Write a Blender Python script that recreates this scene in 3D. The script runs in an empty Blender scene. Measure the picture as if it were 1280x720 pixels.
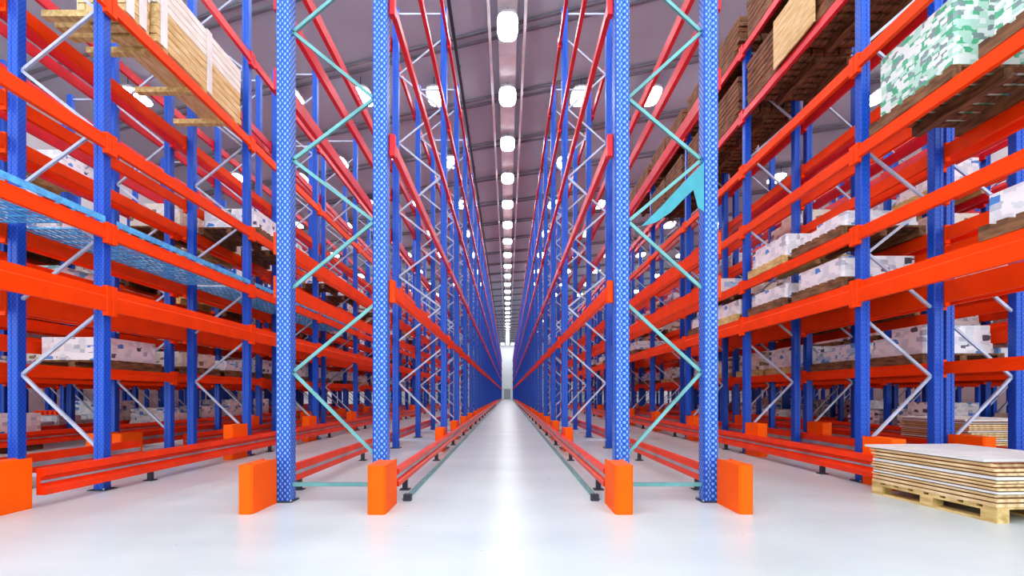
import bpy, math, random
from mathutils import Vector, Matrix
random.seed(7)
C = bpy.context.scene.collection
D = bpy.data

# ------------------------------------------------------------------ camera
EYE = 1.125
FPX = 624.0
VPX, VPY = 634.5, 493.0
cam_d = D.cameras.new('camera'); cam = D.objects.new('camera', cam_d); C.objects.link(cam)
cam.location = (0, 0, EYE); cam.rotation_euler = (math.pi / 2, 0, 0)
cam_d.sensor_width = 36; cam_d.lens = FPX / 1280 * 36
cam_d.shift_x = (640 - VPX) / 1280; cam_d.shift_y = (VPY - 360) / 1280
cam_d.clip_start = 0.05; cam_d.clip_end = 400
bpy.context.scene.camera = cam

def px(x, y, z):
    y = max(y, 0.3)
    return VPX + x / y * FPX, VPY - (z - EYE) / y * FPX

# ------------------------------------------------------------------ materials
def nodes(name):
    m = D.materials.new(name); m.use_nodes = True
    nt = m.node_tree
    return m, nt, nt.nodes['Principled BSDF']

def paint(name, col, rough=0.4, metal=0.0, var=0.12, scale=3.0, spec=0.5):
    m, nt, b = nodes(name)
    tc = nt.nodes.new('ShaderNodeTexCoord')
    n = nt.nodes.new('ShaderNodeTexNoise'); n.inputs['Scale'].default_value = scale
    n.inputs['Detail'].default_value = 4
    nt.links.new(tc.outputs['Object'], n.inputs['Vector'])
    r = nt.nodes.new('ShaderNodeValToRGB')
    r.color_ramp.elements[0].position = 0.3; r.color_ramp.elements[1].position = 0.7
    r.color_ramp.elements[0].color = (*[c * (1 - var) for c in col], 1)
    r.color_ramp.elements[1].color = (*[min(1, c * (1 + var)) for c in col], 1)
    nt.links.new(n.outputs['Fac'], r.inputs['Fac'])
    nt.links.new(r.outputs['Color'], b.inputs['Base Color'])
    b.inputs['Roughness'].default_value = rough; b.inputs['Metallic'].default_value = metal
    b.inputs['Specular IOR Level'].default_value = spec
    return m

def perforated(name, col, hole, pitch_u=0.05, pitch_v=0.064, size=0.22):
    """blue post paint with a staggered lattice of punched slots"""
    m, nt, b = nodes(name)
    N = nt.nodes.new; L = nt.links.new
    tc = N('ShaderNodeTexCoord'); s = N('ShaderNodeSeparateXYZ'); L(tc.outputs['Object'], s.inputs[0])
    def M(op, a, bb=None):
        n = N('ShaderNodeMath'); n.operation = op
        for i, v in enumerate((a, bb)):
            if v is None: continue
            if isinstance(v, (int, float)): n.inputs[i].default_value = v
            else: L(v, n.inputs[i])
        return n.outputs[0]
    u = M('DIVIDE', M('ADD', s.outputs['X'], s.outputs['Y']), pitch_u)
    v = M('DIVIDE', s.outputs['Z'], pitch_v)
    def lattice(off):
        fu = M('SUBTRACT', M('FRACT', M('ADD', u, off)), 0.5)
        fv = M('SUBTRACT', M('FRACT', M('ADD', v, off)), 0.5)
        return M('SQRT', M('ADD', M('MULTIPLY', fu, fu), M('MULTIPLY', M('MULTIPLY', fv, fv), 0.7)))
    d = M('MINIMUM', lattice(0.0), lattice(0.5))
    f = M('LESS_THAN', d, size)
    mix = N('ShaderNodeMixRGB'); L(f, mix.inputs['Fac'])
    mix.inputs[1].default_value = (*col, 1); mix.inputs[2].default_value = (*hole, 1)
    L(mix.outputs[0], b.inputs['Base Color'])
    b.inputs['Roughness'].default_value = 0.38
    return m

def speckled(name, cols, scale=9, rough=0.5):
    """wrapped cartons: an irregular patchwork of small faces, labels and shadows under film"""
    m, nt, b = nodes(name)
    N = nt.nodes.new; L = nt.links.new
    tc = N('ShaderNodeTexCoord'); mp = N('ShaderNodeMapping'); mp.inputs['Scale'].default_value = (1, 1, 1.7)
    L(tc.outputs['Object'], mp.inputs['Vector'])
    vo = N('ShaderNodeTexVoronoi'); vo.distance = 'CHEBYCHEV'; vo.inputs['Scale'].default_value = scale; vo.inputs['Randomness'].default_value = 0.75
    L(mp.outputs[0], vo.inputs['Vector'])
    sp = N('ShaderNodeSeparateColor'); L(vo.outputs['Color'], sp.inputs[0])
    r = N('ShaderNodeValToRGB'); r.color_ramp.interpolation = 'CONSTANT'
    el = r.color_ramp.elements
    while len(el) < len(cols): el.new(0.5)
    pos = 0
    for e, (w, c) in zip(el, cols): e.position = pos; e.color = (*c, 1); pos += w
    L(sp.outputs[0], r.inputs['Fac'])
    no = N('ShaderNodeTexNoise'); no.inputs['Scale'].default_value = 11; no.inputs['Detail'].default_value = 8
    L(tc.outputs['Object'], no.inputs['Vector'])
    mx = N('ShaderNodeMixRGB'); mx.blend_type = 'OVERLAY'; mx.inputs[0].default_value = 0.35
    L(r.outputs['Color'], mx.inputs[1]); L(no.outputs['Fac'], mx.inputs[2]); L(mx.outputs[0], b.inputs['Base Color'])
    b.inputs['Roughness'].default_value = rough
    return m

def wood(name, c1, c2, scale=6):
    m, nt, b = nodes(name)
    N = nt.nodes.new; L = nt.links.new
    tc = N('ShaderNodeTexCoord'); mp = N('ShaderNodeMapping'); mp.inputs['Scale'].default_value = (scale, 0.6 * scale / 3, scale)
    L(tc.outputs['Object'], mp.inputs['Vector'])
    n = N('ShaderNodeTexNoise'); n.inputs['Scale'].default_value = 3; n.inputs['Detail'].default_value = 8
    L(mp.outputs[0], n.inputs['Vector'])
    r = N('ShaderNodeValToRGB'); r.color_ramp.elements[0].position = 0.35; r.color_ramp.elements[1].position = 0.65
    r.color_ramp.elements[0].color = (*c1, 1); r.color_ramp.elements[1].color = (*c2, 1)
    L(n.outputs['Fac'], r.inputs['Fac']); L(r.outputs['Color'], b.inputs['Base Color'])
    b.inputs['Roughness'].default_value = 0.75
    return m

def emit(name, col, st):
    m, nt, b = nodes(name)
    b.inputs['Base Color'].default_value = (1, 1, 1, 1)
    b.inputs['Emission Color'].default_value = (*col, 1); b.inputs['Emission Strength'].default_value = st
    return m

M_POSTA = perforated('perforated blue paint', (0.008, 0.085, 0.47), (0.22, 0.43, 0.82), size=0.2)
M_POSTB = perforated('blue paint with fine slots', (0.005, 0.082, 0.52), (0.03, 0.15, 0.62), size=0.17)
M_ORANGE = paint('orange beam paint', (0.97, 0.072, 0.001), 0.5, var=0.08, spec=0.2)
M_GLARE_RED = paint('glare-reddened beam paint', (0.74, 0.022, 0.035), 0.35, var=0.12, spec=0.35)  # orange beams high up, with the reddening by light put into the colour
M_GUARD = paint('orange protector paint', (0.98, 0.135, 0.001), 0.5, var=0.05, spec=0.2)
M_RAIL = paint('red orange rail paint', (0.9, 0.055, 0.006), 0.3, var=0.12, spec=0.35)
M_TEAL = paint('pale teal brace', (0.14, 0.36, 0.36), 0.35, 0.2, var=0.2)
M_BRACE = paint('grey brace tube', (0.45, 0.5, 0.62), 0.4, 0.1, var=0.2)
M_GALV = paint('galvanised steel', (0.42, 0.47, 0.52), 0.35, 0.5, var=0.25)
M_DARK = paint('dark steel', (0.05, 0.06, 0.08), 0.5, 0.3)
M_SKY = paint('sky blue mesh', (0.12, 0.47, 0.95), 0.5, var=0.3, scale=14)
M_TARP = paint('teal sheet', (0.045, 0.3, 0.37), 0.5, var=0.2)
M_PLY = wood('pale plywood', (0.62, 0.43, 0.2), (0.85, 0.68, 0.42))
M_PLYW = paint('white faced board', (0.74, 0.75, 0.72), 0.5, var=0.1)
M_BROWN = wood('brown timber and gap shade', (0.14, 0.05, 0.02), (0.3, 0.12, 0.05))  # brown boards; also stands in for shade in the sheet stack gaps
M_PAL = wood('yellow pallet wood', (0.5, 0.34, 0.12), (0.78, 0.6, 0.28))
M_PALD = wood('dark pallet wood', (0.1, 0.045, 0.02), (0.3, 0.15, 0.07))
M_CREAM = wood('cream timber', (0.8, 0.75, 0.64), (0.95, 0.92, 0.85))
M_YEL = wood('yellow timber', (0.66, 0.44, 0.18), (0.85, 0.66, 0.36))
M_STRAP = paint('white strap', (0.8, 0.78, 0.74), 0.5)
WH, LG, MG = (0.9, 0.91, 0.93), (0.75, 0.78, 0.82), (0.5, 0.55, 0.62)
LOADM = [
    ('white', speckled('white wrapped cartons', [(.5, WH), (.3, LG), (.1, MG), (.05, (.1, .3, .7)), (.05, (.12, .12, .16))])),
    ('cream', speckled('cream cartons', [(.5, (.85, .81, .7)), (.25, (.72, .66, .54)), (.15, WH), (.1, (.3, .22, .15))], 7)),
    ('pale blue', speckled('pale blue wrapped cartons', [(.45, WH), (.25, (.5, .7, .9)), (.15, (.15, .42, .8)), (.15, (.3, .6, .65))], 8)),
    ('brown', speckled('brown cartons', [(.5, (.55, .34, .17)), (.3, (.42, .25, .11)), (.2, (.66, .5, .32))], 5)),
]
M_GREEN = speckled('green and white wrap', [(.4, (.8, .9, .86)), (.25, (.5, .78, .66)), (.2, (.1, .5, .27)), (.15, (.25, .36, .36))], 12)

# floor
def floor_mat():
    m, nt, b = nodes('polished pale concrete')
    N = nt.nodes.new; L = nt.links.new
    tc = N('ShaderNodeTexCoord')
    n = N('ShaderNodeTexNoise'); n.inputs['Scale'].default_value = 0.5; n.inputs['Detail'].default_value = 7
    mp = N('ShaderNodeMapping'); mp.inputs['Scale'].default_value = (1, 2.2, 1)
    L(tc.outputs['Object'], mp.inputs['Vector']); L(mp.outputs[0], n.inputs['Vector'])
    r = N('ShaderNodeValToRGB'); r.color_ramp.elements[0].position = 0.3; r.color_ramp.elements[1].position = 0.7
    r.color_ramp.elements[0].color = (0.535, 0.605, 0.61, 1); r.color_ramp.elements[1].color = (0.635, 0.70, 0.70, 1)
    L(n.outputs['Fac'], r.inputs['Fac']); L(r.outputs['Color'], b.inputs['Base Color'])
    n2 = N('ShaderNodeTexNoise'); n2.inputs['Scale'].default_value = 3; n2.inputs['Detail'].default_value = 5
    L(mp.outputs[0], n2.inputs['Vector'])
    mr = N('ShaderNodeMapRange'); mr.inputs[3].default_value = 0.22; mr.inputs[4].default_value = 0.42
    L(n2.outputs['Fac'], mr.inputs[0]); L(mr.outputs[0], b.inputs['Roughness'])
    return m
M_FLOOR = floor_mat()
M_CEIL = paint('grey roof deck', (0.50, 0.54, 0.63), 0.6, var=0.06, scale=0.4)
M_PURL = paint('dark purlin steel', (0.22, 0.22, 0.26), 0.5, var=0.1)
M_TRAY = paint('cable tray in lamp-glow white', (0.86, 0.88, 0.9), 0.4, var=0.08)
M_WALL = paint('white wall panel', (0.92, 0.93, 0.94), 0.6, var=0.03, scale=0.5)
M_DOOR = paint('light grey door', (0.5, 0.52, 0.55), 0.5)
M_LAMPB = paint('lamp housing', (0.6, 0.62, 0.65), 0.4)
M_LAMP = emit('lamp light', (0.95, 0.98, 1.0), 26.0)

# ------------------------------------------------------------------ mesh builder
class MB:
    def __init__(s): s.v = []; s.f = []; s.mi = []; s.mats = []; s.cur = 0
    def mat(s, m):
        if m not in s.mats: s.mats.append(m)
        s.cur = s.mats.index(m); return s
    def _add(s, vs, fs):
        o = len(s.v); s.v += [tuple(v) for v in vs]
        for f in fs: s.f.append([i + o for i in f]); s.mi.append(s.cur)
    def box(s, x0, x1, y0, y1, z0, z1, c=0.0):
        """box, with vertical-edge chamfer c on the plan outline when c > 0"""
        if c > 0:
            return s.prism([(x0 + c, y0), (x1 - c, y0), (x1, y0 + c), (x1, y1 - c), (x1 - c, y1), (x0 + c, y1), (x0, y1 - c), (x0, y0 + c)], z0, z1)
        vs = [(x0, y0, z0), (x1, y0, z0), (x1, y1, z0), (x0, y1, z0), (x0, y0, z1), (x1, y0, z1), (x1, y1, z1), (x0, y1, z1)]
        s._add(vs, [(3, 2, 1, 0), (4, 5, 6, 7), (0, 1, 5, 4), (1, 2, 6, 5), (2, 3, 7, 6), (3, 0, 4, 7)]); return s
    def prism(s, pts, z0, z1, axis='z'):
        n = len(pts)
        def P(p, t): return (p[0], p[1], t) if axis == 'z' else (p[0], t, p[1])
        vs = [P(p, z0) for p in pts] + [P(p, z1) for p in pts]
        fs = [(i, (i + 1) % n, (i + 1) % n + n, i + n) for i in range(n)] + [tuple(reversed(range(n))), tuple(range(n, 2 * n))]
        if axis == 'y': fs = [tuple(reversed(f)) for f in fs]
        s._add(vs, fs); return s
    def bar(s, a, b, w, h=None, sides=4):
        a, b = Vector(a), Vector(b); d = (b - a).normalized()
        up = Vector((0, 1, 0)) if abs(d.y) < 0.9 else Vector((0, 0, 1))
        u = d.cross(up).normalized(); v = d.cross(u).normalized(); h = h or w
        vs = []
        for p in (a, b):
            for k in range(sides):
                t = 2 * math.pi * (k + 0.5) / sides
                q = 0.7071 if sides == 4 else 0.5
                vs.append(p + u * (math.cos(t) * w * q) + v * (math.sin(t) * h * q))
        n = sides
        fs = [(i, (i + 1) % n, (i + 1) % n + n, i + n) for i in range(n)] + [tuple(reversed(range(n))), tuple(range(n, 2 * n))]
        s._add(vs, fs); return s
    def mesh(s, name):
        me = D.meshes.new(name); me.from_pydata(s.v, [], s.f)
        for m in s.mats: me.materials.append(m)
        me.polygons.foreach_set('material_index', s.mi); me.update()
        return me

def obj(name, me, parent=None, loc=(0, 0, 0), rz=0):
    o = D.objects.new(name, me); C.objects.link(o); o.location = loc; o.rotation_euler = (0, 0, rz)
    if parent: o.parent = parent
    return o
def tag(o, label, cat, group=None, kind=None):
    o['label'] = label; o['category'] = cat
    if group: o['group'] = group
    o['kind'] = kind or 'thing'
    return o
def copy_tree(o, parent=None):
    c = o.copy(); C.objects.link(c); c.parent = parent
    for ch in o.children: copy_tree(ch, c)
    return c
def struct(name, mb):
    o = obj(name, mb.mesh(name)); o['kind'] = 'structure'; return o

ONES = ['zeroth', 'first', 'second', 'third', 'fourth', 'fifth', 'sixth', 'seventh', 'eighth', 'ninth', 'tenth', 'eleventh', 'twelfth', 'thirteenth',
        'fourteenth', 'fifteenth', 'sixteenth', 'seventeenth', 'eighteenth', 'nineteenth']
TENS = {2: 'twent', 3: 'thirt', 4: 'fort', 5: 'fift'}
def nth(n):
    if n < 20: return ONES[n]
    t, u = divmod(n, 10)
    return TENS[t] + ('ieth' if u == 0 else 'y-' + ONES[u])

# ------------------------------------------------------------------ shell
XW, YB, YF, ZC = 19.0, -6.0, 117.0, 13.0
struct('floor', MB().mat(M_FLOOR).box(-XW, XW, YB, YF, -0.1, 0))
struct('ceiling', MB().mat(M_CEIL).box(-XW, XW, YB, YF, ZC, ZC + 0.1))
struct('wall_left', MB().mat(M_WALL).box(-XW - 0.1, -XW, YB, YF, 0, ZC))
struct('wall_right', MB().mat(M_WALL).box(XW, XW + 0.1, YB, YF, 0, ZC))
struct('wall_back', MB().mat(M_WALL).box(-XW, XW, YF, YF + 0.1, 0, ZC))
dm = MB().mat(M_DOOR).box(-0.75, 0.55, YF - 0.05, YF - 0.002, 0, 2.4)
dm.mat(M_DARK).box(-0.8, -0.75, YF - 0.07, YF - 0.002, 0, 2.45).box(0.55, 0.6, YF - 0.07, YF - 0.002, 0, 2.45)
struct('door_1', dm)
pm = MB().mat(M_PURL)
SK = 0.34
y = -2.0
while y < 112:                                       # roof purlins run slightly skew to the aisles
    for dy, t in ((0, 0.06), (0.42, 0.04)):
        x0, x1 = -XW + 0.05, XW - 0.05
        pm.bar((x0, y + dy - SK * x0 * 0.999, ZC - 0.06), (x1, y + dy - SK * x1 * 0.999, ZC - 0.06), t, 0.1)
    y += 3.6 if y > 8 else 3.6
# keep only what lies inside the hall
def clip_y(mb, lo, hi):
    nv = []
    for vx, vy, vz in mb.v: nv.append((vx, min(max(vy, lo), hi), vz))
    mb.v = nv; return mb
struct('trim_1', clip_y(pm, YB + 0.05, YF - 0.05))
tm = MB().mat(M_TRAY)
for x in (-0.62, 0.50):
    tm.box(x, x + 0.09, YB + 0.5, YF - 0.1, ZC - 0.3, ZC - 0.17)
tm.box(-0.3, 0.3, YB + 0.5, YF - 0.1, ZC - 0.22, ZC - 0.19)  # wide strip whitened to stand in for lamp glow between the lamps
struct('trim_2', tm)
for s, side in ((-1, 'left'), (1, 'right')):
    pb = MB().mat(M_DARK).bar((s * 1.72, YB + 1, ZC - 0.4), (s * 1.72, YF - 0.1, ZC - 0.4), 0.11, sides=10)
    root = obj('sprinkler_pipe', pb.mesh('sprinkler_pipe'))
    tag(root, 'dark straight sprinkler pipe under the roof, %s of the centre lamp row' % side, 'pipe')
    for k in range(28):
        yy = 2 + 4 * k
        hb = MB().mat(M_DARK).box(s * 1.72 - 0.02, s * 1.72 + 0.02, yy, yy + 0.03, ZC - 0.35, ZC)
        obj('hanger', hb.mesh('hanger'), root)

# ------------------------------------------------------------------ lamps
def stadium(a, b, n=16):
    return [(a * math.copysign(abs(math.cos(t)) ** .6, math.cos(t)), b * math.copysign(abs(math.sin(t)) ** .6, math.sin(t))) for t in [2 * math.pi * (k + .5) / n for k in range(n)]]
hz = MB().mat(M_LAMPB).prism(stadium(.33, .62), 0.04, 0.12).prism(stadium(.2, .3), 0.12, 0.2)
ME_LH = hz.mesh('lamp_housing')
ME_LD = MB().mat(M_LAMP).prism(stadium(.31, .6), 0.0, 0.04).mesh('diffuser')
lw = MB().mat(M_DARK)
for yy in (-0.45, 0.45): lw.bar((0, yy, 0.13), (0, yy, 0.5), 0.02)
ME_LW = lw.mesh('hanging_wire')
lamp0 = obj('high_bay_lamp', ME_LH); obj('diffuser', ME_LD, lamp0); obj('hanging_wire', ME_LW, lamp0)
ROWS_L = [(0.0, 0, 'the row above the centre aisle')]
for k, w in ((1, 'first'), (2, 'second'), (3, 'third'), (4, 'fourth'), (5, 'fifth')):
    for s, side in ((-1, 'left'), (1, 'right')):
        ROWS_L.append((s * (2.75 * k if k < 4 else 10.9 if k == 4 else 14.2), k, 'the %s row %s of the centre row' % (w, side)))  # fourth and fifth rows are added to brighten the sides and far floor
used = False
for X, k, desc in ROWS_L:
    ys = []
    y = 15.5 - 3.62 * 5
    while y < (114 if k == 0 else 110 if k < 3 else 60):
        ys.append(y); y += 3.62 if k == 0 else 5.43 if (k < 4 and y < 62) else 7.24
    n = 0; m = 0
    for y in ys:
        u, v = px(X, y, ZC - 0.5)
        vis = y > 1 and -10 < u < 1290 and v > -5
        if not used: o = lamp0; used = True
        else: o = copy_tree(lamp0)
        o.location = (X, y, ZC - 0.5)
        if vis:
            n += 1; lab = 'bright high-bay lamp, %s in %s' % (nth(n), desc)
        else:
            m += 1; lab = 'high-bay lamp near camera, %s in %s' % (nth(m), desc)
        tag(o, lab, 'lamp', 'high-bay lamps under the roof')

for i, (X, y) in enumerate(((-1.15, 111.6), (1.15, 111.6), (-1.15, 114.6), (1.15, 114.6))):  # extra lamps added to brighten the far end wall
    o = copy_tree(lamp0); o.location = (X, y, ZC - 0.5)
    tag(o, 'added fill lamp by the far end wall, one of four', 'lamp', 'added fill lamps by the far end wall')
# ------------------------------------------------------------------ racks
def post_mesh(H, mat, q=1.0, simple=False):
    mb = MB().mat(mat)
    if simple: return mb.box(-.075, .075, -.075, .075, 0.012, H)
    pts = [(-.065, -.075), (-.02, -.075), (-.014, -.066), (.014, -.066), (.02, -.075), (.065, -.075), (.075, -.065), (.075, .065), (.065, .075),
           (.035, .075), (.035, -.03), (-.035, -.03), (-.035, .075), (-.065, .075), (-.075, .065), (-.075, -.065)]
    return mb.prism([(a * q, b * q) for a, b in pts], 0.012, H)
def plate_mesh():
    mb = MB().mat(M_DARK).box(-.1, .1, -.1, .1, 0, .012)
    mb.mat(M_GALV)
    for x in (-.088, .088):
        for y in (-.088, .088): mb.bar((x, y, .012), (x, y, .03), .02, sides=6)
    return mb
ZIG = [[('i', .5), ('o', 1.36), ('i', 2.07)], [('o', 2.25), ('i', 2.95), ('o', 3.6), ('i', 4.25), ('o', 4.95)]]
def zig_segments(H):
    segs = []
    for z in ZIG: segs += list(zip(z[:-1], z[1:]))
    cur = ('o', 4.95)
    while cur[1] + 0.72 < H - 0.15:
        nx = ('i' if cur[0] == 'o' else 'o', cur[1] + 0.72); segs.append((cur, nx)); cur = nx
    return segs

def lv(zs): return list(zs)
RACKS = []
def rack(side, order, xi, xo, y0, pitch, n, H, zin, zout, post, q=.8):
    RACKS.append(dict(s=-1 if side == 'left' else 1, side=side, order=order, xi=xi / 120, xo=xo / 120, y0=y0, pitch=pitch, n=n, H=H, zin=zin, zout=zout, post=post, q=q, hw=.075 if order == 1 else .075 * q,
                      desc='%s rack %s of the centre aisle' % (nth(order), side), short='%s rack %s of centre' % (nth(order), side)))
AIN, AOUT = [2.15, 3.7, 5.2, 6.65, 8.4], [2.2, 2.66, 4.4, 5.25, 5.87, 8.4]
BL = [2.1, 2.95, 4.0, 5.65, 7.2]; BR = [2.3, 3.1, 4.15, 5.3, 6.35, 7.6]
rack('left', 1, 160, 281, 5.275, 2.6, 41, 9.2, AIN, AOUT, M_POSTA, 1.0)
rack('right', 1, 143.5, 254.5, 5.275, 2.6, 41, 9.2, AIN, AOUT, M_POSTA, 1.0)
BLO = sorted(BL + [2.5, 3.45, 4.5]); BRO = sorted(BR + [2.85, 3.6, 4.7])
CL = [1.35] + BL; CLO = sorted(CL + [1.75, 2.5, 3.45, 4.5, 5.1, 6.3]); CRI = [1.4] + BR; CRO = sorted(CRI + [1.85, 2.7, 3.6, 4.7, 5.8])
CY = 1.135 * 5.2
rack('left', 2, 575, 696, CY - 3.276, 3.276, 16, 9.2, BL, BLO, M_POSTB)
rack('left', 3, 740, 861, 9.1 - 6.552, 3.276, 15, 9.0, CL, CLO, M_POSTB)
rack('left', 4, 1155, 1276, CY - .3, 3.276, 13, 8.4, CL, CLO, M_POSTB)
rack('left', 5, 1320, 1441, CY + 2.4, 2.6, 16, 8.4, CL, CLO, M_POSTB)
rack('left', 6, 1735, 1856, CY + 4.0, 2.3, 15, 8.4, CL, CLO, M_POSTB)
CR = 1.24 * 5.2
rack('right', 2, 550, 663, CR - 3.12, 3.12, 17, 7.75, BR, BRO, M_POSTB)
rack('right', 3, 712, 825, CR - 3.12 + .3, 3.12, 16, 8.0, CRI, CRO, M_POSTB)
rack('right', 4, 1113, 1226, CR - .5, 3.12, 14, 8.0, CRI, CRO, M_POSTB)
rack('right', 5, 1270, 1383, CR + 2.0, 2.6, 16, 8.0, CRI, CRO, M_POSTB)
rack('right', 6, 1680, 1793, CR + 4.0, 2.2, 16, 8.0, CRI, CRO, M_POSTB)

rack('left', 7, 1942, 2063, CY + 5.0, 2.3, 14, 8.4, CL, CLO, M_POSTB)
rack('right', 7, 1875, 1988, CR + 5.0, 2.3, 14, 8.0, CRI, CRO, M_POSTB)
ME_PLATE = plate_mesh().mesh('base_plate')
_pc = {}
def post_me(H, mat, q=1.0):
    k = (H, mat.name, q)
    if k not in _pc: _pc[k] = post_mesh(H, mat, q).mesh('post')
    return _pc[k]

def shown(r, k):
    """number used in labels: frames count from the first one that the photo shows"""
    if r['order'] == 1: return 1 if k == 0 else k
    return k - r['first'] + 1

def build_frames(r):
    s = r['s']; xi, xo = s * r['xi'], s * r['xo']; W = xo - xi
    r['first'] = 0
    for k in range(r['n']):
        y = r['y0'] + k * r['pitch']
        if px(abs(xi), y, 0)[0] < 1284 if s > 0 else px(xi, y, 0)[0] > -12:
            r['first'] = k; break
    segs = zig_segments(r['H'])
    q0 = r['q']
    def parts(q):
        gi, go = xi + math.copysign(.0755 * q, W), xo - math.copysign(.0755 * q, W)
        return {'i': gi - xi, 'o': go - xi}
    def build_full(q, post, bm):
        X = parts(q)
        root = obj('upright_frame', None)
        pm_ = post_me(r['H'], post, q)
        for x in (0, W):
            po = obj('post', pm_, root, (x, 0, 0)); obj('base_plate', ME_PLATE, po)
        for z in (.175, r['H'] - .1):
            obj('horizontal_brace', MB().mat(bm).bar((X['i'], 0, z), (X['o'], 0, z), .04, .035).mesh('horizontal_brace'), root)
        for sg in segs:
            obj('diagonal_brace', MB().mat(bm).bar((X[sg[0][0]], 0, sg[0][1]), (X[sg[1][0]], 0, sg[1][1]), .034, .03).mesh('diagonal_brace'), root)
        return root
    protos = {}; far_me = None
    for k in range(r['n']):
        if k < r['first'] - 1: continue
        if r['order'] == 1 and k == 1: continue        # the first bay of the two middle racks is double length
        y = r['y0'] + k * r['pitch']
        if y < 18:
            first = r['order'] == 1 and k == 0
            if first: o = build_full(1.0, M_POSTA, M_TEAL)
            elif 'p' not in protos: o = protos['p'] = build_full(.84 if r['order'] == 1 else q0, M_POSTB, M_BRACE)
            else: o = copy_tree(protos['p'])
        else:
            if far_me is None:
                X = parts(.84 if r['order'] == 1 else q0); h = .075 * (.84 if r['order'] == 1 else q0)
                mb = MB(); mb.mat(M_POSTB)
                for x in (0, W): mb.box(x - h, x + h, -h, h, 0, r['H'])
                mb.mat(M_BRACE)
                for sg in segs: mb.bar((X[sg[0][0]], 0, sg[0][1]), (X[sg[1][0]], 0, sg[1][1]), .034, .03)
                far_me = mb.mesh('upright_frame')
            o = obj('upright_frame', far_me)
        o.location = (xi, y, 0)
        n = shown(r, k)
        lab = ('blue upright frame, %s from the front, %s' % (nth(n), r['desc'])) if n > 0 else 'blue upright frame beside the camera, nearest in the %s' % r['short']
        if n < 0: lab = 'blue upright frame beside the camera, second nearest in the ' + r['short']
        tag(o, lab, 'rack frame', 'blue upright frames of the racks')
for r in RACKS: build_frames(r)

# load beams -------------------------------------------------------
def beam_profile(h):           # stepped box beam, local x: 0 at the post face, + outward; z: 0 at underside
    return [(0, 0), (.055, 0), (.055, h * .62), (.04, h * .68), (.04, h), (0, h)]
_bm = {}
def beam_me(length, h, mat, d, conn=False):
    k = (round(length, 3), h, mat.name, d, conn)
    if k not in _bm:
        pts = [(x * d, z) for x, z in beam_profile(h)]
        if d < 0: pts.reverse()
        mb = MB().mat(mat).prism(pts, .082, length - .082, 'y')
        if conn:
            for y0, y1 in ((.004, .0815), (length - .0815, length - .004)):
                xs = sorted((0, .06 * d)); mb.box(xs[0], xs[1], y0, y1, -.05, h + .03)
        _bm[k] = mb.mesh('load_beam')
    return _bm[k]
def conn_me(h, mat, d):
    k = ('c', h, mat.name, d)
    if k not in _bm:
        xs = sorted((0, .06 * d)); _bm[k] = MB().mat(mat).box(xs[0], xs[1], -.0385, .0385, -.05, h + .03, .006).mesh('end_connector')
    return _bm[k]

def bh(order, li): return .15 if order == 1 else .27 if (order == 2 and li == 0) else .16
BEAMS = []
for r in RACKS:
    s = r['s']
    for k in range(r['n'] - 1):
        ya = r['y0'] + k * r['pitch']; yb = ya + r['pitch']
        if r['order'] == 1 and k == 1: continue
        if r['order'] == 1 and k == 0: yb = ya + 2 * r['pitch']
        for face in ('i', 'o'):
            zs = r['zin'] if face == 'i' else r['zout']
            x = s * (r['xi'] - r['hw']) if face == 'i' else s * (r['xo'] + r['hw'])
            d = -s if face == 'i' else s
            for li, z in enumerate(zs):
                h = bh(r['order'], li)
                # size in the picture
                yc = max(ya, .6)
                if yb < .9: continue
                n = 12; vis = 0
                for q in range(n):
                    yy = yc + (yb - yc) * (q + .5) / n
                    u, v = px(x, yy, z + h / 2)
                    if -4 < u < 1284 and -6 < v < 724: vis += 1
                if not vis: continue
                u0, v0 = px(x, max(yc, .5), z); u1, v1 = px(x, yb, z)
                area = math.hypot(u1 - u0, v1 - v0) * vis / n * h / ((yc + yb) / 2) * FPX
                BEAMS.append((area, r, k, face, li, z, h, x, d, ya, yb - ya))
BEAMS.sort(key=lambda t: -t[0])
def beam_mat(r, z): return M_GLARE_RED if z > (3.0 if r['order'] == 1 else 6.0 if r['order'] == 2 else 4.3) else M_ORANGE
rest = MB()
for idx, (area, r, k, face, li, z, h, x, d, ya, ln) in enumerate(BEAMS):
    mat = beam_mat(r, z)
    if idx < 300:
        par = ya < 14
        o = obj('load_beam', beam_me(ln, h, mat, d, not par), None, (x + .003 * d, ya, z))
        if par:
            cm = conn_me(h, mat, d)
            obj('end_connector', cm, o, (0, .0425, 0)); obj('end_connector', cm, o, (0, ln - .0425, 0))
        n = shown(r, k)
        bay = '%s bay' % nth(n) if n > 0 else ('nearest bay' if n == 0 else 'bay at camera')
        col = 'orange' if mat is M_ORANGE else 'glare-reddened'
        lab = '%s load beam, %s level, %s, %s, %s' % (col, nth(li + 1), bay, 'inner face' if face == 'i' else 'outer face', r['short'])
        tag(o, lab, 'beam', 'load beams of the racks')
    else:
        rest.mat(mat)
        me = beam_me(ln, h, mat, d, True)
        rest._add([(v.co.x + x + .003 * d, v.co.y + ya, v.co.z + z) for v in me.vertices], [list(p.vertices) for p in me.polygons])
o = obj('distant_load_beam', rest.mesh('distant_load_beam'))
tag(o, 'orange and glare-reddened load beams on the far bays of all the racks', 'beam', None, 'stuff')

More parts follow.
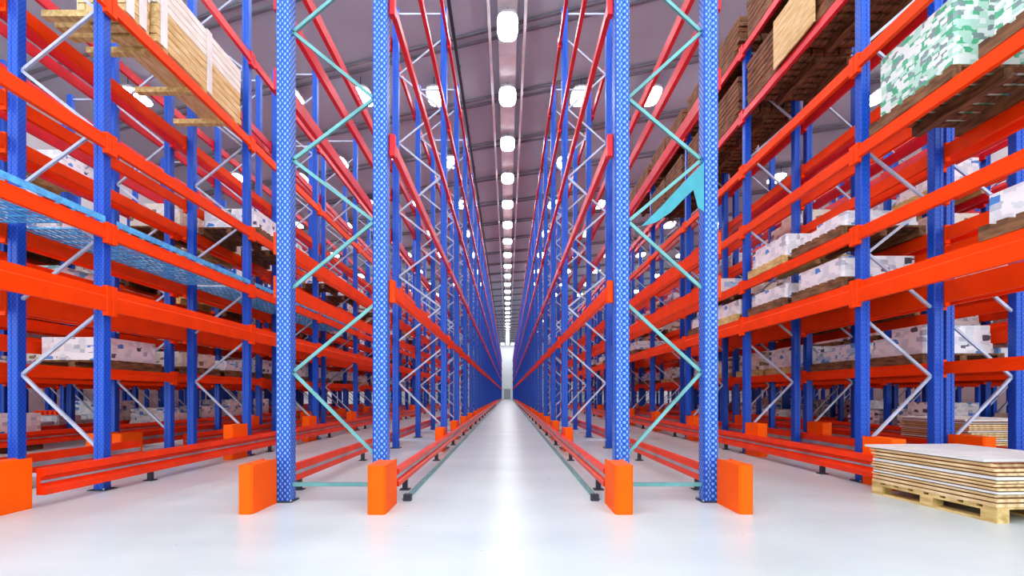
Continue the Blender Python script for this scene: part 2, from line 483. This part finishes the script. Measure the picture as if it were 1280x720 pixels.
# post protectors ---------------------------------------------------
def protector(w=.17, dpt=.5, h=.46):
    mb = MB().mat(M_GUARD)
    t = .012; c = .02
    # folded steel sheet: front face with two returns and a folded top lip
    pts = [(-w / 2 + c, -dpt / 2), (w / 2 - c, -dpt / 2), (w / 2, -dpt / 2 + c), (w / 2, dpt / 2), (w / 2 - t, dpt / 2), (w / 2 - t, dpt / 2 - .1), (-w / 2 + t, dpt / 2 - .1), (-w / 2 + t, dpt / 2), (-w / 2, dpt / 2), (-w / 2, -dpt / 2 + c)]
    mb.prism(pts, 0, h)
    return mb
ME_PRB = protector().mesh('post_protector')
ME_PRT = protector(.17, .5, .6).mesh('post_protector')
ME_PRN = protector(.135, .5, .46).mesh('post_protector')
abm = MB().mat(M_GALV)
for dx in (-.04, .04): abm.bar((dx, .2, .01), (dx, .2, .045), .03, sides=6)
abm.mat(M_GUARD).box(-.07, .07, .16, .24, 0, .012)
ME_ANC = abm.mesh('anchor_bolt')
def put_protector(me, x, y, lab, anchors=True, rz=0):
    o = obj('post_protector', me, None, (x, y, 0), rz)
    if anchors: obj('anchor_bolt', ME_ANC, o)
    tag(o, lab, 'post protector', 'orange post protectors')
for r in RACKS:
    s = r['s']
    for k in range(r['n']):
        y = r['y0'] + k * r['pitch']; n = shown(r, k)
        if y < 4.0 or px(s * r['xi'], y, 0)[0] < -60 or px(s * r['xi'], y, 0)[0] > 1340: continue
        if r['order'] == 1:
            if k == 1 or k > 24: continue
            if k == 0:
                put_protector(ME_PRB, s * (r['xi'] - .105), y - .365, 'orange post protector at front of inner post, nearest frame left of centre aisle' if s < 0 else 'orange post protector at front of inner post, nearest frame right of centre aisle')
                put_protector(ME_PRN, s * (r['xo'] + .117), y - .355, 'orange post protector beside outer post, nearest frame %s of centre aisle' % r['side'])
            else:
                put_protector(ME_PRB, s * (r['xi'] + .01), y - .42, 'orange post protector at inner post, %s frame, %s' % (nth(n), r['desc']), y < 20)
        elif r['order'] <= 3 and y < 26 and not (r['order'] == 2 and s < 0 and k == 1) and not (r['order'] == 3 and s < 0 and k == 2):
            put_protector(ME_PRT, s * (r['xi'] + (.01 if s < 0 else .0)), y - .37, 'orange post protector at inner post, %s frame, %s' % (nth(max(n, 1)), r['desc']), y < 12)
put_protector(ME_PRB, -7.07, 8.7, 'orange post protector at outer post, nearest of a pair on the third rack left')
put_protector(ME_PRB, -6.63, 8.7, 'orange post protector between the posts, right of a pair on the third rack left')
put_protector(protector(.17, .62, .5).mesh('post_protector'), -4.78, 4.62, 'large orange post protector standing at the left edge beside the near rail')

# floor rails --------------------------------------------------------
def rail(x, y0, y1, d, lab, tall=False, fy=None, step=2.6):
    """low orange rail on bracket feet; d = direction it faces"""
    pts = [(0, .13), (.07, .13), (.07, .18), (.03, .20), (.03, .25), (.07, .27), (.07, .32), (0, .32)]
    if tall: pts = [(a * 1.3, .12 + (z - .13) * 1.4) for a, z in pts]
    P = [(px_ * d, z) for px_, z in pts]
    if d < 0: P.reverse()
    o = obj('floor_rail', MB().mat(M_RAIL).prism(P, y0, y1, 'y').mesh('floor_rail'), None, (x, 0, 0))
    gp = sorted(((.04 if tall else .031) * d, (.052 if tall else .04) * d))
    obj('inset_strip', MB().mat(M_GALV).box(gp[0], gp[1], y0, y1, *((.238, .262) if tall else (.205, .245))).mesh('inset_strip'), o)
    gb = sorted((-.004 * d, 0)); obj('inset_strip', MB().mat(M_GALV).box(gb[0], gb[1], y0, y1, *((.222, .284) if tall else (.205, .245))).mesh('inset_strip'), o)
    yy = fy if fy is not None else y0 + .35; n = 0
    while yy < y0 + .1: yy += step
    while yy < y1 - .2 and n < 18:
        a = sorted((.005 * d, .06 * d))
        mb = MB().mat(M_DARK).box(a[0], a[1], yy, yy + .05, .012, .119 if tall else .129).box(a[0] - .03, a[1] + .03, yy - .03, yy + .08, 0, .012)
        obj('rail_foot', mb.mesh('rail_foot'), o); yy += step; n += 1
    tag(o, lab, 'rail', 'floor rails along the racks')
for r in RACKS:
    s = r['s']; y1 = r['y0'] + (r['n'] - 1) * r['pitch'] + .2
    ya = r['y0'] + .12 if r['order'] == 1 else max(r['y0'], 1.0)
    if r['order'] == 2: ya = 4.98 if s < 0 else 6.0
    if r['order'] == 3 and s < 0: ya = 9.35
    if r['order'] == 2 and s > 0: ya = 5.8
    rail(s * (r['xi'] - .09), ya, y1, -s, 'low red-orange floor rail, inner side of the %s' % r['desc'], r['order'] > 1, r['y0'] + .6, r['pitch'])
    rail(s * (r['xo'] + .09), ya, 8.0 if (r['order'] == 2 and s < 0) else y1, s, 'low red-orange floor rail, outer side of the %s' % r['desc'], r['order'] > 1, r['y0'] + .6, r['pitch'])
    if r['order'] == 1:
        g = MB().mat(M_TEAL)
        x = s * (r['xi'] - .275)
        g.box(min(x, x + s * .012), max(x, x + s * .012), r['y0'] + .05, y1, 0.008, .06)
        g.box(min(x, x + s * .07), max(x, x + s * .07), r['y0'] + .05, y1, 0, .008)
        o = obj('guide_rail', g.mesh('guide_rail'))
        tag(o, 'thin teal angle guide rail on the floor, %s side of the centre aisle' % r['side'], 'guide rail')
        e = MB().mat(M_DARK).box(x - .04, x + .04, r['y0'] - .02, r['y0'] + .049, 0, .07)
        obj('end_stop', e.mesh('end_stop'), o)

# ------------------------------------------------------------------ pallets and loads
def pallet_simple(wx, wy, mat):
    mb = MB().mat(mat)
    for k in range(7):
        y = -wy / 2 + k * (wy - .1) / 6; mb.box(-wx / 2, wx / 2, y, y + .1, .115, .14)
    for x in (-wx / 2, -.05, wx / 2 - .1):
        mb.box(x, x + .1, -wy / 2, wy / 2, .02, .115)
        mb.box(x, x + .1, -wy / 2, wy / 2, 0, .02)
    return mb
PW, PY = 1.16, 1.15
ME_P = {True: pallet_simple(PW, PY, M_PALD).mesh('pallet'), False: pallet_simple(PW, PY, M_PAL).mesh('pallet')}
ME_PF = {True: pallet_simple(1.02, PY, M_PALD).mesh('pallet'), False: pallet_simple(1.02, PY, M_PAL).mesh('pallet')}
_ld = {}
def load_me(mat, wx, wy, h, kind):
    k = (mat.name, wx, wy, h, kind)
    if k not in _ld:
        mb = MB().mat(mat); c = .03
        if kind == 0: mb.box(-wx / 2, wx / 2, -wy / 2, wy / 2, 0, h, c)
        else:          # stepped top layer and a slight overhang between layers
            hh = h * .72
            mb.box(-wx / 2, wx / 2, -wy / 2, wy / 2, 0, hh * .5, c).box(-wx / 2 + .015, wx / 2 - .015, -wy / 2 + .015, wy / 2 - .015, hh * .5, hh, c)
            mb.box(-wx / 2 + .02, wx / 2 - .02, -wy / 2 + .02, wy * .12, hh, h, c)
        _ld[k] = mb.mesh('carton_load')
    return _ld[k]
nload = 0
def put_load(r, k, li, slot, z, mat_i, h, mat=None, colname=None, dark=None, word='carton load'):
    global nload
    s = r['s']; xc = s * (r['xi'] + r['xo']) / 2
    y = r['y0'] + (k + (.27, .73)[slot]) * r['pitch']
    u, v = px(xc, y, z)
    if not (-25 < u < (1450 if r['order'] == 2 else 1305) and -160 < v < 760): return
    n = shown(r, k)
    bay = '%s bay' % nth(n) if n > 0 else 'nearest bay'
    where = '%s, %s, %s half, %s' % ('on floor' if li < 0 else nth(li + 1) + ' level', bay, ('near', 'far')[slot], r['short'])
    jit = random.uniform(-.012, .012)
    dk = random.random() < .6 if dark is None else dark
    p = obj('pallet', ME_P[dk] if li >= 0 else ME_PF[dk], None, (xc, y, z + .002), 0)
    tag(p, '%s wooden pallet, %s' % ('dark' if dk else 'pale', where), 'pallet', 'pallets on the rack levels')
    nm, mm = LOADM[mat_i] if mat is None else (colname, mat)
    wy = random.choice((1.05, 1.12, 1.15)); wx = 1.0
    o = obj('carton_load' if word == 'carton load' else word.replace(' ', '_'), load_me(mm, wx, wy, h, random.choice((0, 1))), None, (xc + jit, y, z + .144), 0)
    tag(o, '%s %s, %s' % (nm, word, where), 'load', 'loads on the rack levels')
    nload += 1
BY = {(r['side'], r['order']): r for r in RACKS}
rnd = random.Random(3)
def fill(side, order, kmax, lis, prob, hmax=.75, kmin=0):
    r = BY[(side, order)]
    for k in range(kmin, min(kmax, r['n'] - 1)):
        for li in lis:
            z = r['zin'][li] + bh(order, li)
            for slot in (0, 1):
                if nload >= 290: return
                if rnd.random() > prob or (order == 3 and k < 2 and li >= 2) or (side == 'right' and order == 3 and k < 1): continue
                nxt = r['zin'][li + 1] if li + 1 < len(r['zin']) else z + 1.3
                h = min(hmax, nxt - z - .14 - .1) * rnd.choice((.6, .8, 1.0))
                if h < .2: continue
                put_load(r, k, li, slot, z, rnd.choices((0, 1, 2, 3), (6, 2.5, 2.5, 1))[0], round(h, 2))
# special: green and white wrapped goods close on the right, timber high on the right
rB = BY[('right', 2)]
for slot in (0, 1):
    put_load(rB, 0, 2, slot, rB['zin'][2] + .16, 0, .85 - .1 * slot, M_GREEN, 'green-white', True, 'wrapped load')
fill('right', 2, 9, (0,), .85, .36)
fill('right', 2, 9, (1,), .4, .35, 1)
fill('left', 2, 9, (2,), .3, .35, 2)
fill('left', 3, 10, (0, 1, 2, 3), .6, .55)
fill('right', 3, 10, (0, 1, 2, 3), .6, .55)
fill('left', 4, 8, (0, 1, 2, 3, 4), .5)
fill('right', 4, 8, (0, 1, 2, 3, 4), .5)
fill('left', 5, 7, (0, 1, 2, 3), .5)
fill('right', 5, 7, (0, 1, 2, 3), .5)

def floor_loads(side, order, k0, k1, prob):
    r = BY[(side, order)]
    for k in range(k0, k1):
        for slot in (0, 1):
            if nload < 292 and rnd.random() < prob: put_load(r, k, -1, slot, 0, rnd.choice((0, 0, 1, 2)), rnd.choice((.45, .6, .8)))
for sd in ('left', 'right'):
    floor_loads(sd, 4, 1, 7, .3); floor_loads(sd, 5, 0, 6, .45)
# timber packs on the left upper level
def timber_pack(x0, x1, y0, y1, z0, layers, lab):
    root = obj('timber_pack', None, None, ((x0 + x1) / 2, (y0 + y1) / 2, z0))
    cx, cy = (x0 + x1) / 2, (y0 + y1) / 2
    t = .095
    for b in (-.42, 0, .42):
        mb = MB().mat(M_PAL).box(-5.78 - cx, x1 - cx, b * (y1 - y0) - .05, b * (y1 - y0) + .05, 0, .08)
        obj('bearer', mb.mesh('bearer'), root)
    for k in range(layers):
        mb = MB().mat(M_YEL if k < layers * .45 else M_CREAM)
        z = .08 + k * (t + .012); e = rnd.uniform(0, .03); n = 6
        for q in range(n):
            a = x0 - cx + q * (x1 - x0) / n
            mb.box(a + .004, a + (x1 - x0) / n - .004, y0 - cy + e, y1 - cy - rnd.uniform(0, .04), z, z + t)
        obj('board_layer', mb.mesh('board_layer'), root)
    H = .08 + layers * (t + .012)
    for b in (-.47, 0.02):
        yb = b * (y1 - y0)
        mb = MB().mat(M_STRAP).box(x0 - cx - .012, x0 - cx - .002, yb, yb + .13, 0.08, H).box(x1 - cx + .002, x1 - cx + .012, yb, yb + .13, 0.08, H).box(x0 - cx - .012, x1 - cx + .012, yb, yb + .13, H, H + .008)
        obj('strap', mb.mesh('strap'), root)
    tag(root, lab, 'timber pack')
zt = BL[3] + .162
timber_pack(-5.3, -4.72, 6.72, 8.85, zt, 9, 'long pack of cream and yellow boards high on the second rack left')
timber_pack(-5.35, -4.75, 6.2, 6.64, zt, 8, 'short end of a cream board pack high on the second rack left, nearest')

# brown timber and cream board on the right upper levels
r = rB
for li, ks in ((4, (1, 2, 3)), (5, (1, 2, 3, 4))):
    for k in ks:
        for slot in (0, 1):
            z = r['zin'][li] + .16
            xc = (r['xi'] + r['xo']) / 2; y = r['y0'] + (k + (.27, .73)[slot]) * r['pitch']
            where = '%s level, %s bay, %s half, %s' % (nth(li + 1), nth(shown(r, k)), ('near', 'far')[slot], r['short'])
            p = obj('pallet', ME_P[True], None, (xc, y, z + .002)); tag(p, 'dark pallet under brown timber, ' + where, 'pallet', 'pallets on the rack levels')
            root = obj('brown_timber_stack', None, None, (xc, y, z + .144))
            nl = 7 if li == 4 else 6
            for q in range(nl):
                mb = MB().mat(M_BROWN if (q + k) % 3 else M_PALD); e = rnd.uniform(-.05, .05)
                for w in range(5):
                    a = -.56 + w * .224
                    mb.box(a + .01, a + .2, -.66 + e, .66 + e * .5, q * .1 + .001, q * .1 + .085)
                obj('board_layer', mb.mesh('board_layer'), root)
            tag(root, 'brown timber stack, ' + where, 'timber stack', 'brown timber stacks high on the right')
cb = MB().mat(M_YEL).box(-.012, .012, -.55, .55, 0, .8)
o = obj('cream_board', cb.mesh('cream_board'), None, (r['xi'] - .15, r['y0'] + 1.42 * r['pitch'], 6.35 + .165))
tag(o, 'cream board standing on edge before brown timber high on the right rack', 'board')

# ------------------------------------------------------------------ pallet stacks on the floor at right
def floor_stack(cx, cy, rz, wx, wy, nsheets, which, where):
    R = Matrix.Rotation(rz, 3, 'Z')
    root = obj('pallet', None, None, (cx, cy, 0), rz)
    for k in range(3):
        x = (-wx / 2, -.06, wx / 2 - .12)[k]
        obj('runner', MB().mat(M_PAL).box(x, x + .12, -wy / 2, wy / 2, 0, .022).mesh('runner'), root)
        for yb in (-wy / 2, -.07, wy / 2 - .14):
            obj('block', MB().mat(M_PAL).box(x, x + .12, yb, yb + .14, .022, .1).mesh('block'), root)
        obj('stringer', MB().mat(M_PAL).box(x, x + .12, -wy / 2, wy / 2, .1, .12).mesh('stringer'), root)
    n = 8
    for k in range(n):
        y = -wy / 2 + k * (wy - .12) / (n - 1)
        obj('deck_board', MB().mat(M_PAL).box(-wx / 2, wx / 2, y, y + .12, .12, .142).mesh('deck_board'), root)
    tag(root, 'yellow wooden pallet on the floor under the %s' % where, 'pallet')
    z = .1425; rr = random.Random(which)
    for k in range(nsheets):
        t = rr.choice((.02, .024, .028)); dx, dy = rr.uniform(-.018, .018), rr.uniform(-.02, .02)
        if k >= nsheets - 2: dy += .05 * (k - nsheets + 3)
        top = k == nsheets - 1
        mb = MB().mat(M_PLYW if top or k % 4 == 3 else M_PLY).box(-wx / 2, wx / 2, -wy / 2, wy / 2, 0, t, .006)
        v = R @ Vector((dx, dy, 0))
        o = obj('plywood_sheet', mb.mesh('plywood_sheet'), None, (cx + v.x, cy + v.y, z), rz)
        tag(o, ('top white-faced sheet of the %s' % where) if top else 'pale plywood sheet, %s from the bottom of the %s' % (nth(k + 1), where), 'sheet', 'plywood sheets in the %s' % where)
        z += t
        if not top:
            tt = rr.choice((.01, .014, .012)); ins = rr.uniform(.02, .05)
            mb = MB().mat(M_BROWN).box(-wx / 2 + ins, wx / 2 - ins, -wy / 2 + ins, wy / 2 - ins, 0, tt)  # dark inset sheet drawn where the stack only has a shaded gap
            o = obj('gap_shade_sheet', mb.mesh('gap_shade_sheet'), None, (cx, cy, z), rz)
            tag(o, 'thin gap shade sheet, %s from the bottom of the %s' % (nth(k + 1), where), 'sheet', 'gap shade sheets in the %s' % where)
            z += tt
floor_stack(4.78, 5.06, math.radians(4), 1.15, 1.36, 12, 5, 'front sheet stack at right')
floor_stack(7.80, 8.45, math.radians(3), 1.3, 1.3, 17, 9, 'farther sheet stack at right')

# spare beams lying on the floor at far left
bm_ = [(0, 0), (.09, 0), (.09, .1), (.06, .13), (0, .13)]
for zrow in range(5):
    for q in range(8):
        o = obj('spare_beam', MB().mat(M_RAIL).prism(bm_, 0, 3.0, 'y').mesh('spare_beam') if zrow == q == 0 else sb, None, (-13.85 + q * .14, 14.6, zrow * .1305))
        sb = o.data
        tag(o, 'red-orange spare beam on the floor at left, %s across, %s layer up' % (nth(q + 1), nth(zrow + 1)), 'beam', 'spare beams stacked on the floor')

# sky-blue mesh decks on the second rack left
rL = BY[('left', 2)]
for k in (0, 1, 2, 3):
    ya = rL['y0'] + k * rL['pitch'] + .09; yb = ya + rL['pitch'] - .18
    x0, x1 = -rL['xo'] - rL['hw'] - .05, -rL['xi'] + rL['hw'] + .05
    z = BL[1] + .1605
    mb = MB().mat(M_SKY); q = x0
    while q < x1 - .04: mb.box(q, q + .045, ya, yb, z + .012, z + .02); q += .085
    mb2 = MB().mat(M_SKY); yy = ya
    while yy < yb - .03: mb2.box(x0, x1, yy, yy + .03, z, z + .012); yy += .19
    root = obj('mesh_deck', mb.mesh('mesh_deck'))
    obj('cross_bar', mb2.mesh('cross_bar'), root)
    obj('front_lip', MB().mat(M_SKY).box(x1 - .012, x1, ya, yb, z + .02, z + .09).mesh('front_lip'), root)
    n = shown(rL, k)
    tag(root, 'sky-blue mesh deck, second level, %s, second rack left of the centre aisle' % ('%s bay' % nth(n) if n > 0 else 'nearest bay'), 'mesh deck', 'sky-blue mesh decks')

# teal sheet tied inside the nearest right frame
ys = 5.19
P = [(1.385, 2.87), (1.60, 3.08), (1.83, 3.33), (2.04, 3.54), (2.04, 3.30), (2.04, 3.02), (1.975, 3.07), (1.93, 3.25), (1.845, 3.17), (1.70, 3.02), (1.54, 2.91)]
mb = MB().mat(M_TARP).prism(P, ys - .006, ys, 'y')
o = obj('teal_sheet', mb.mesh('teal_sheet'))
tag(o, 'torn triangular teal sheet hanging between the posts of the nearest right frame', 'sheet')

# ------------------------------------------------------------------ light
w = D.worlds.new('world'); bpy.context.scene.world = w; w.use_nodes = True
w.node_tree.nodes['Background'].inputs[0].default_value = (0.95, 0.97, 1.0, 1)
w.node_tree.nodes['Background'].inputs[1].default_value = 2.2  # ambient fill added through the open end behind the camera
sc = bpy.context.scene
sc.view_settings.view_transform = 'Standard'
sc.view_settings.look = 'Medium High Contrast'
sc.view_settings.exposure = 0.0
sc.cycles.max_bounces = 7
sc.cycles.diffuse_bounces = 4
sc.cycles.glossy_bounces = 3
sc.cycles.use_denoising = True
